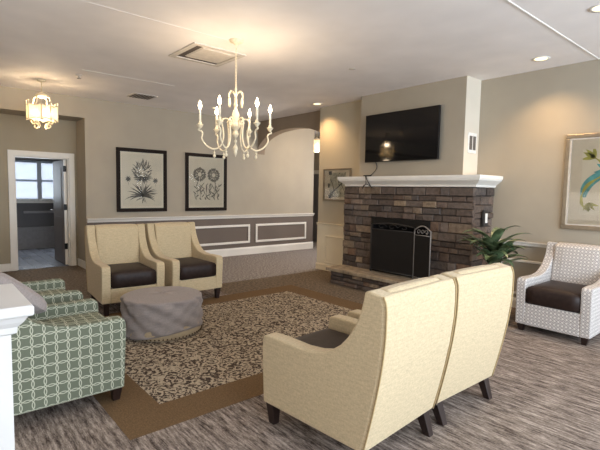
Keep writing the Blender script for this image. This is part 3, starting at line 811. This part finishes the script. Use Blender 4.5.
for k in range(6):
    a = th0+PI/6+k*PI/3; c_, s_ = math.cos(a), math.sin(a)
    m.tube([(r_*c_, r_*s_, z_) for r_, z_ in [(v.x, v.y) for v in catmull([(.010, 2.255, 0), (.028, 2.28, 0), (.052, 2.29, 0), (.072, 2.265, 0), (.074, 2.235, 0), (.068, 2.222, 0)], 4)]], .0065, 6)
crown = m.obj('crown', MT['cream_iron'], ch, smooth=True)
for k in range(6):
    a = th0+PI/6+k*PI/3
    MB().lathe([(.002, 2.222), (.010, 2.215), (.013, 2.20), (.013, 2.165), (.008, 2.15), (.002, 2.142)], (.068*math.cos(a), .068*math.sin(a), 0), 8).obj('crown_drop', MT['cream_iron'], crown, True)
RA = .336
first = None
for k in range(6):
    a = math.radians(4.7+60*k)+th0; c_, s_ = math.cos(a), math.sin(a)
    m = MB(); prof = catmull([(.04, 1.97, 0), (.065, 2.02, 0), (.105, 2.03, 0), (.13, 2.00, 0), (.12, 1.93, 0), (.115, 1.85, 0), (.14, 1.77, 0), (.20, 1.735, 0), (.27, 1.76, 0), (.318, 1.825, 0), (.312, 1.875, 0), (.325, 1.90, 0), (.350, 1.91, 0), (RA, 1.935, 0)], 4)
    m.tube([(v.x*c_, v.x*s_, v.y) for v in prof], .0075, 8)
    curl = [(.055+.03*(1-t/14)*math.cos(.6*t), 1.99+.03*(1-t/14)*math.sin(.6*t)) for t in range(13)]
    m.tube([(r_*c_, r_*s_, z_) for r_, z_ in curl], .005, 6)
    arm = m.obj('arm', MT['cream_iron'], ch, smooth=True)
    MB().lathe([(.010, 1.925), (.016, 1.935), (.030, 1.955), (.034, 1.962), (.016, 1.968), (.014, 1.985), (.012, 1.99)], (RA*c_, RA*s_, 0), 14).obj('candle_cup', MT['cream_iron'], arm, True)
    MB().lathe([(.0105, 1.985), (.0105, 2.10), (.008, 2.105)], (RA*c_, RA*s_, 0), 12).obj('candle_sleeve', MT['candle'], arm, True)
    MB().lathe([(.006, 2.103), (.014, 2.118), (.018, 2.135), (.013, 2.156), (.006, 2.175), (.001, 2.188)], (RA*c_, RA*s_, 0), 10).obj('bulb', MT['bulb'], arm, True)
    dm = MB(); dm.tube([(.20*c_, .20*s_, 1.733), (.20*c_, .20*s_, 1.70)], .003, 5); dm.sphere((.20*c_, .20*s_, 1.70), .011, 8); dm.sphere((.20*c_, .20*s_, 1.672), .014, 8, 1.4)
    dm.obj('drop', MT['cream_iron'], arm, True)

# ------------------------------------------------------------------ hanging lantern by the alcove
pdn = thing('pendant_lamp', 'lit cream lantern pendant with glass panels hanging before the alcove with the open door', 'pendant lamp', (-6.90, 1.30, 0))
MB().lathe([(.005, C-.03), (.05, C-.02), (.055, C)], n=20).obj('canopy', MT['cream_iron'], pdn, True)
MB().tube([(0, 0, C-.03), (0, 0, 2.60)], .006, 8).obj('rod', MT['cream_iron'], pdn, True)
MB().lathe([(.01, 2.61), (.03, 2.60), (.075, 2.575), (.078, 2.56), (.045, 2.545), (.02, 2.53)], n=24).obj('cap', MT['cream_iron'], pdn, True)
m = MB(); yaw = math.radians(49.4)
rad = [(.225, yaw+math.radians(a)) for a in (-48, -28, 28, 48, 132, 152, 208, 228)]
rad = []
for q in range(4):
    for e in (-28, 28): rad.append((.185, math.radians(49.4+90*q+90+e)))
pts = [(r_*math.cos(a), r_*math.sin(a)) for r_, a in rad]
sh = []; fr = MB(); lamp = MB()
for i in range(8):
    x0, y0 = pts[i]; x1, y1 = pts[(i+1) % 8]
    g = MB(); cols = []
    nn = 6
    for j in range(nn+1):
        t = j/nn; x = x0+(x1-x0)*t; y = y0+(y1-y0)*t; b = 1-.10*math.sin(PI*t)
        zt = 2.435-.02*math.sin(PI*t); zb = 2.235+.02*math.sin(PI*t)
        cols.append([(x*b, y*b, zb), (x*b, y*b, zt), (x*b*.985, y*b*.985, zt), (x*b*.985, y*b*.985, zb)])
    g.loft(cols).obj('glass_panel', MT['shade'], pdn)
    fr.tube([(c[1][0], c[1][1], c[1][2]) for c in cols], .007, 6); fr.tube([(c[0][0], c[0][1], c[0][2]) for c in cols], .007, 6)
    fr.tube([(x0, y0, 2.225), (x0, y0, 2.47)], .007, 6); fr.sphere((x0, y0, 2.475), .011, 6)
for q in range(4):
    a = math.radians(49.4+90*q); c_, s_ = math.cos(a), math.sin(a)
    fr.tube([(v.x*c_, v.x*s_, v.y) for v in catmull([(.03, 2.55, 0), (.10, 2.54, 0), (.12, 2.48, 0), (.14, 2.44, 0), (.166, 2.42, 0)], 4)], .008, 6)
    fr.tube([(v.x*c_, v.x*s_, v.y) for v in catmull([(.165, 2.24, 0), (.13, 2.19, 0), (.09, 2.20, 0), (.06, 2.165, 0), (.08, 2.135, 0), (.11, 2.15, 0), (.10, 2.175, 0)], 4)], .008, 6)
fr.obj('lantern_frame', MT['cream_iron'], pdn, True)
for dx in (-.07, .07): MB().sphere((dx*math.cos(yaw), dx*math.sin(yaw), 2.33), .035, 8, 1.3).obj('bulb', MT['bulb'], pdn, True)

# lantern in the hall beyond the arch
hl = thing('pendant_lamp', 'small lit lantern in the hall just beyond the right side of the arch', 'pendant lamp', (-6.80, 6.25, 0))
MB().lathe([(.005, C-.03), (.05, C-.02), (.055, C)], n=16).obj('canopy', MT['cream_iron'], hl, True)
MB().tube([(0, 0, C-.03), (0, 0, 2.44)], .006, 8).obj('rod', MT['cream_iron'], hl, True)
MB().lathe([(.02, 2.45), (.04, 2.43), (.065, 2.41), (.065, 2.40)], n=16).obj('cap', MT['cream_iron'], hl, True)
MB().lathe([(.06, 2.40), (.06, 2.17), (.04, 2.15)], n=16).obj('lamp_shade', MT['shade'], hl, True)
MB().sphere((0, 0, 2.28), .03, 8, 1.5).obj('bulb', MT['bulb'], hl, True)

# ------------------------------------------------------------------ ceiling fittings
def downlight(x, y, label):
    t = thing('recessed_light', label, 'ceiling light', (x, y, C), 0, 'recessed ceiling lights')
    MB().lathe([(.062, -.004), (.085, -.006), (.088, 0), (.062, 0)], n=28, caps=False).obj('trim_ring', MT['plastic'], t, True)
    MB().lathe([(.001, -.003), (.062, -.0035), (.062, -.001)], n=28).obj('lens', MT['lens'], t)
LX, LY = -6.97, 4.0
downlight(-1.985, 4.97, 'lit round recessed ceiling light above the right wall with the coloured print')
downlight(-5.43, 4.98, 'lit round recessed ceiling light above the small print beside the fireplace')
downlight(-1.165, 3.96, 'recessed ceiling light at the upper right corner, cut off by the picture edge')
downlight(LX, LY, 'recessed ceiling light left of the chandelier, half hidden by its candles')
v = thing('ceiling_vent', 'large square return grille in the ceiling beside the chandelier', 'vent', (-4.335, 2.375, C))
hs, hb = .30, .24
f = MB()
for a, b in (((-hs, -hs), (hs, -hb)), ((-hs, hb), (hs, hs)), ((-hs, -hb), (-hb, hb)), ((hb, -hb), (hs, hb))): f.box((a[0], a[1], -.012), (b[0], b[1], 0))
f.obj('frame', MT['vent'], v, bevel=.004)
MB().box((-hb, -hb, -.002), (hb, hb, -.0005)).obj('backing', MT['vent_dark'], v)
MB().taper((.03, .03, -.016), (.185, .185), (.03, .03, -.004), (.20, .20)).obj('diffuser_plate', MT['vent'], v)
v = thing('ceiling_vent', 'small louvred ceiling vent near the wall, between pendant and chandelier', 'vent', (-6.93, 2.68, C))
MB().box((-.17, -.18, -.010), (.17, .18, 0)).obj('frame', MT['vent'], v, bevel=.003)
m = MB()
for i in range(7): m.box((-.15, -.155+i*.045, -.014), (.15, -.13+i*.045, -.010))
m.obj('louvres', MT['vent_dark'], v)
def sprinkler(x, y, label):
    t = thing('ceiling_sprinkler', label, 'sprinkler', (x, y, C))
    MB().lathe([(.012, -.03), (.014, -.012), (.04, -.008), (.042, 0)], n=16).obj('escutcheon', MT['vent'], t, True)
    MB().lathe([(.001, -.046), (.028, -.045), (.028, -.042), (.006, -.04), (.006, -.03)], n=12).obj('deflector', MT['iron'], t, True)
sprinkler(-6.24, 1.60, 'small metal sprinkler head on the ceiling right of the lit pendant lantern')
sc_ = thing('ceiling_sprinkler', 'small flat sprinkler cover on the bare ceiling right of the chandelier', 'sprinkler', (-3.62, 3.86, C))
MB().lathe([(.001, -.006), (.036, -.006), (.040, -.002), (.040, 0)], n=20).obj('cover_plate', MT['vent'], sc_)
# grille on the side of the chimney breast
v = thing('wall_vent', 'white double grille on the side of the chimney breast above the mantel', 'vent', (BX1+.006, 5.235, 1.98))
MB().box((0, -.10, -.125), (.012, .10, .125)).obj('frame', MT['plastic'], v, bevel=.004)
for s_ in (-.043, .043):
    MB().box((.0115, s_-.034, -.085), (.0135, s_+.034, .085)).obj('grille', MT['slot'], v)
# switch on the stone
sw = thing('light_switch', 'white rocker switch in a dark plate on the side of the stone fireplace', 'switch', (FX1+.020, 5.135, 1.065))
MB().box((0, -.052, -.095), (.030, .052, .095)).obj('plate', MT['iron_dark'], sw, bevel=.004)
MB().box((.030, -.026, -.058), (.036, .026, .058)).obj('rocker', MT['plastic'], sw, bevel=.003)

# ------------------------------------------------------------------ potted plant
pp = thing('potted_plant', 'leafy green potted plant standing between the fireplace and the white armchair', 'plant', (-2.25, 4.73, 0))
MB().lathe([(.11, 0), (.125, .02), (.155, .30), (.165, .32), (.165, .345), (.150, .345), (.145, .31), (.002, .31)], n=24).obj('pot', MT['pot'], pp, True)
MB().lathe([(.002, .318), (.14, .315), (.144, .312)], n=20).obj('soil', MT['soil'], pp, True)
m = MB(); st = MB(); r = random.Random(9)
def leaf(base, az, el, L, w, droop):
    p = Vector(base); rows_ = []
    n = 9
    for i in range(n+1):
        t = i/n; e = el-droop*t*t
        d = Vector((math.cos(az)*math.cos(e), math.sin(az)*math.cos(e), math.sin(e)))
        side = Vector((-math.sin(az), math.cos(az), 0)); up = side.cross(d)*-1
        ww = w*max(.02, math.sin(PI*min(1, .05+t*.95)**.8)**.8)/2
        fold = .35*ww
        rows_.append([p-side*ww+Vector((0, 0, fold)), p.copy(), p+side*ww+Vector((0, 0, fold))])
        p = p+d*(L/n)
    m.loft(rows_, closed=False, caps=False)
for k in range(5):
    a = 2*PI*k/5; x, y = .05*math.cos(a), .05*math.sin(a); top = .64+.07*(k % 3)
    st.tube([(x*.5, y*.5, .31), (x, y, top)], [.013, .009], 7)
    for i in range(8):
        az = a+i*2.4+r.uniform(-.3, .3); el = r.uniform(.35, 1.05)
        leaf((x, y, top-.08+.02*i), az, el, r.uniform(.32, .46), r.uniform(.085, .125), r.uniform(.8, 1.5))
st.obj('stem', MT['stem'], pp, True); m.obj('foliage', MT['leaf'], pp, True)

# ------------------------------------------------------------------ lights
def lamp(kind, name, loc, energy, color, **kw):
    l = D.lights.new(name, kind); l.energy = energy; l.color = color
    for k, v_ in kw.items(): setattr(l, k, v_)
    o = D.objects.new(name, l); COL.objects.link(o); o.location = loc; return o
WARM = (1, .77, .52)
for nm, y in (('window_light', .95), ('window_light', 3.9)):
    o = lamp('AREA', nm, (2.55, y, 1.5), 152, (.73, .855, 1), shape='RECTANGLE', size=2.3, size_y=1.9)
    o.rotation_euler = (0, PI/2+math.radians(20), 0); o.data.size, o.data.size_y = 1.9, 2.3
for x, y, e in ((-1.985, 4.97, 66), (-5.43, 4.98, 66), (-1.165, 3.96, 26), (LX, LY, 16)):
    o = lamp('SPOT', 'downlight_beam', (x, y, C-.02), e, (1, .66, .34), spot_size=math.radians(125), spot_blend=.9, shadow_soft_size=.05)
for k in range(6):
    a = math.radians(4.7+60*k)+th0
    lamp('POINT', 'candle_glow', (CX+RA*math.cos(a), CY+RA*math.sin(a), 2.23), 3.4, WARM, shadow_soft_size=.02)
lamp('POINT', 'pendant_glow', (-6.90, 1.30, 2.50), 9, WARM, shadow_soft_size=.05)
lamp('POINT', 'pendant_glow', (-6.90, 1.30, 2.08), 5, WARM, shadow_soft_size=.08)
lamp('POINT', 'hall_glow', (-6.80, 6.25, 2.10), 17, (1, .80, .58), shadow_soft_size=.08)
o = lamp('AREA', 'hall_daylight', (-6.2, 7.9, 1.7), 58, (.95, .96, 1), shape='RECTANGLE', size=1.2, size_y=1.6); o.rotation_euler = (-PI/2, 0, 0)
o = lamp('AREA', 'far_room_daylight', (FX+.12, 2.0, 1.46), 34, (.80, .90, 1), shape='RECTANGLE', size=.8, size_y=1.4); o.rotation_euler = (0, -PI/2, 0)
o = lamp('AREA', 'ceiling_fill', (-2.0, -2.4, 1.3), 88, (1, .93, .86), shape='RECTANGLE', size=5, size_y=1.8); o.rotation_euler = (PI/2+math.radians(52), 0, 0)  # added uplight to brighten the ceiling; the wall behind has no window

w = D.worlds.new('world'); bpy.context.scene.world = w; w.use_nodes = True
bg = w.node_tree.nodes['Background']; bg.inputs['Color'].default_value = (.84, .92, 1, 1); bg.inputs['Strength'].default_value = 3.6

# ------------------------------------------------------------------ camera (solved from the photograph's vanishing points)
cam = D.cameras.new('camera'); co = D.objects.new('camera', cam); COL.objects.link(co)
r_ = Vector((0.6501267783020603, 0.7596033704827795, 0.018381830316511978))
u_ = Vector((-0.07019603003747028, 0.0359552744307402, 0.9968850162418879))
f_ = Vector((-0.7565762945675488, 0.6493919754599772, -0.07669662773959643))
M = Matrix.Identity(4)
for i in range(3): M[i][0] = r_[i]; M[i][1] = u_[i]; M[i][2] = -f_[i]
M.translation = (0, 0, 1.35)
co.matrix_world = M
cam.sensor_fit = 'HORIZONTAL'; cam.sensor_width = 36; cam.lens = 443.5465/600*36; cam.clip_start = .02
bpy.context.scene.camera = co
bpy.context.scene.view_settings.view_transform = 'Standard'
bpy.context.scene.view_settings.look = 'None'
bpy.context.scene.view_settings.exposure = 0
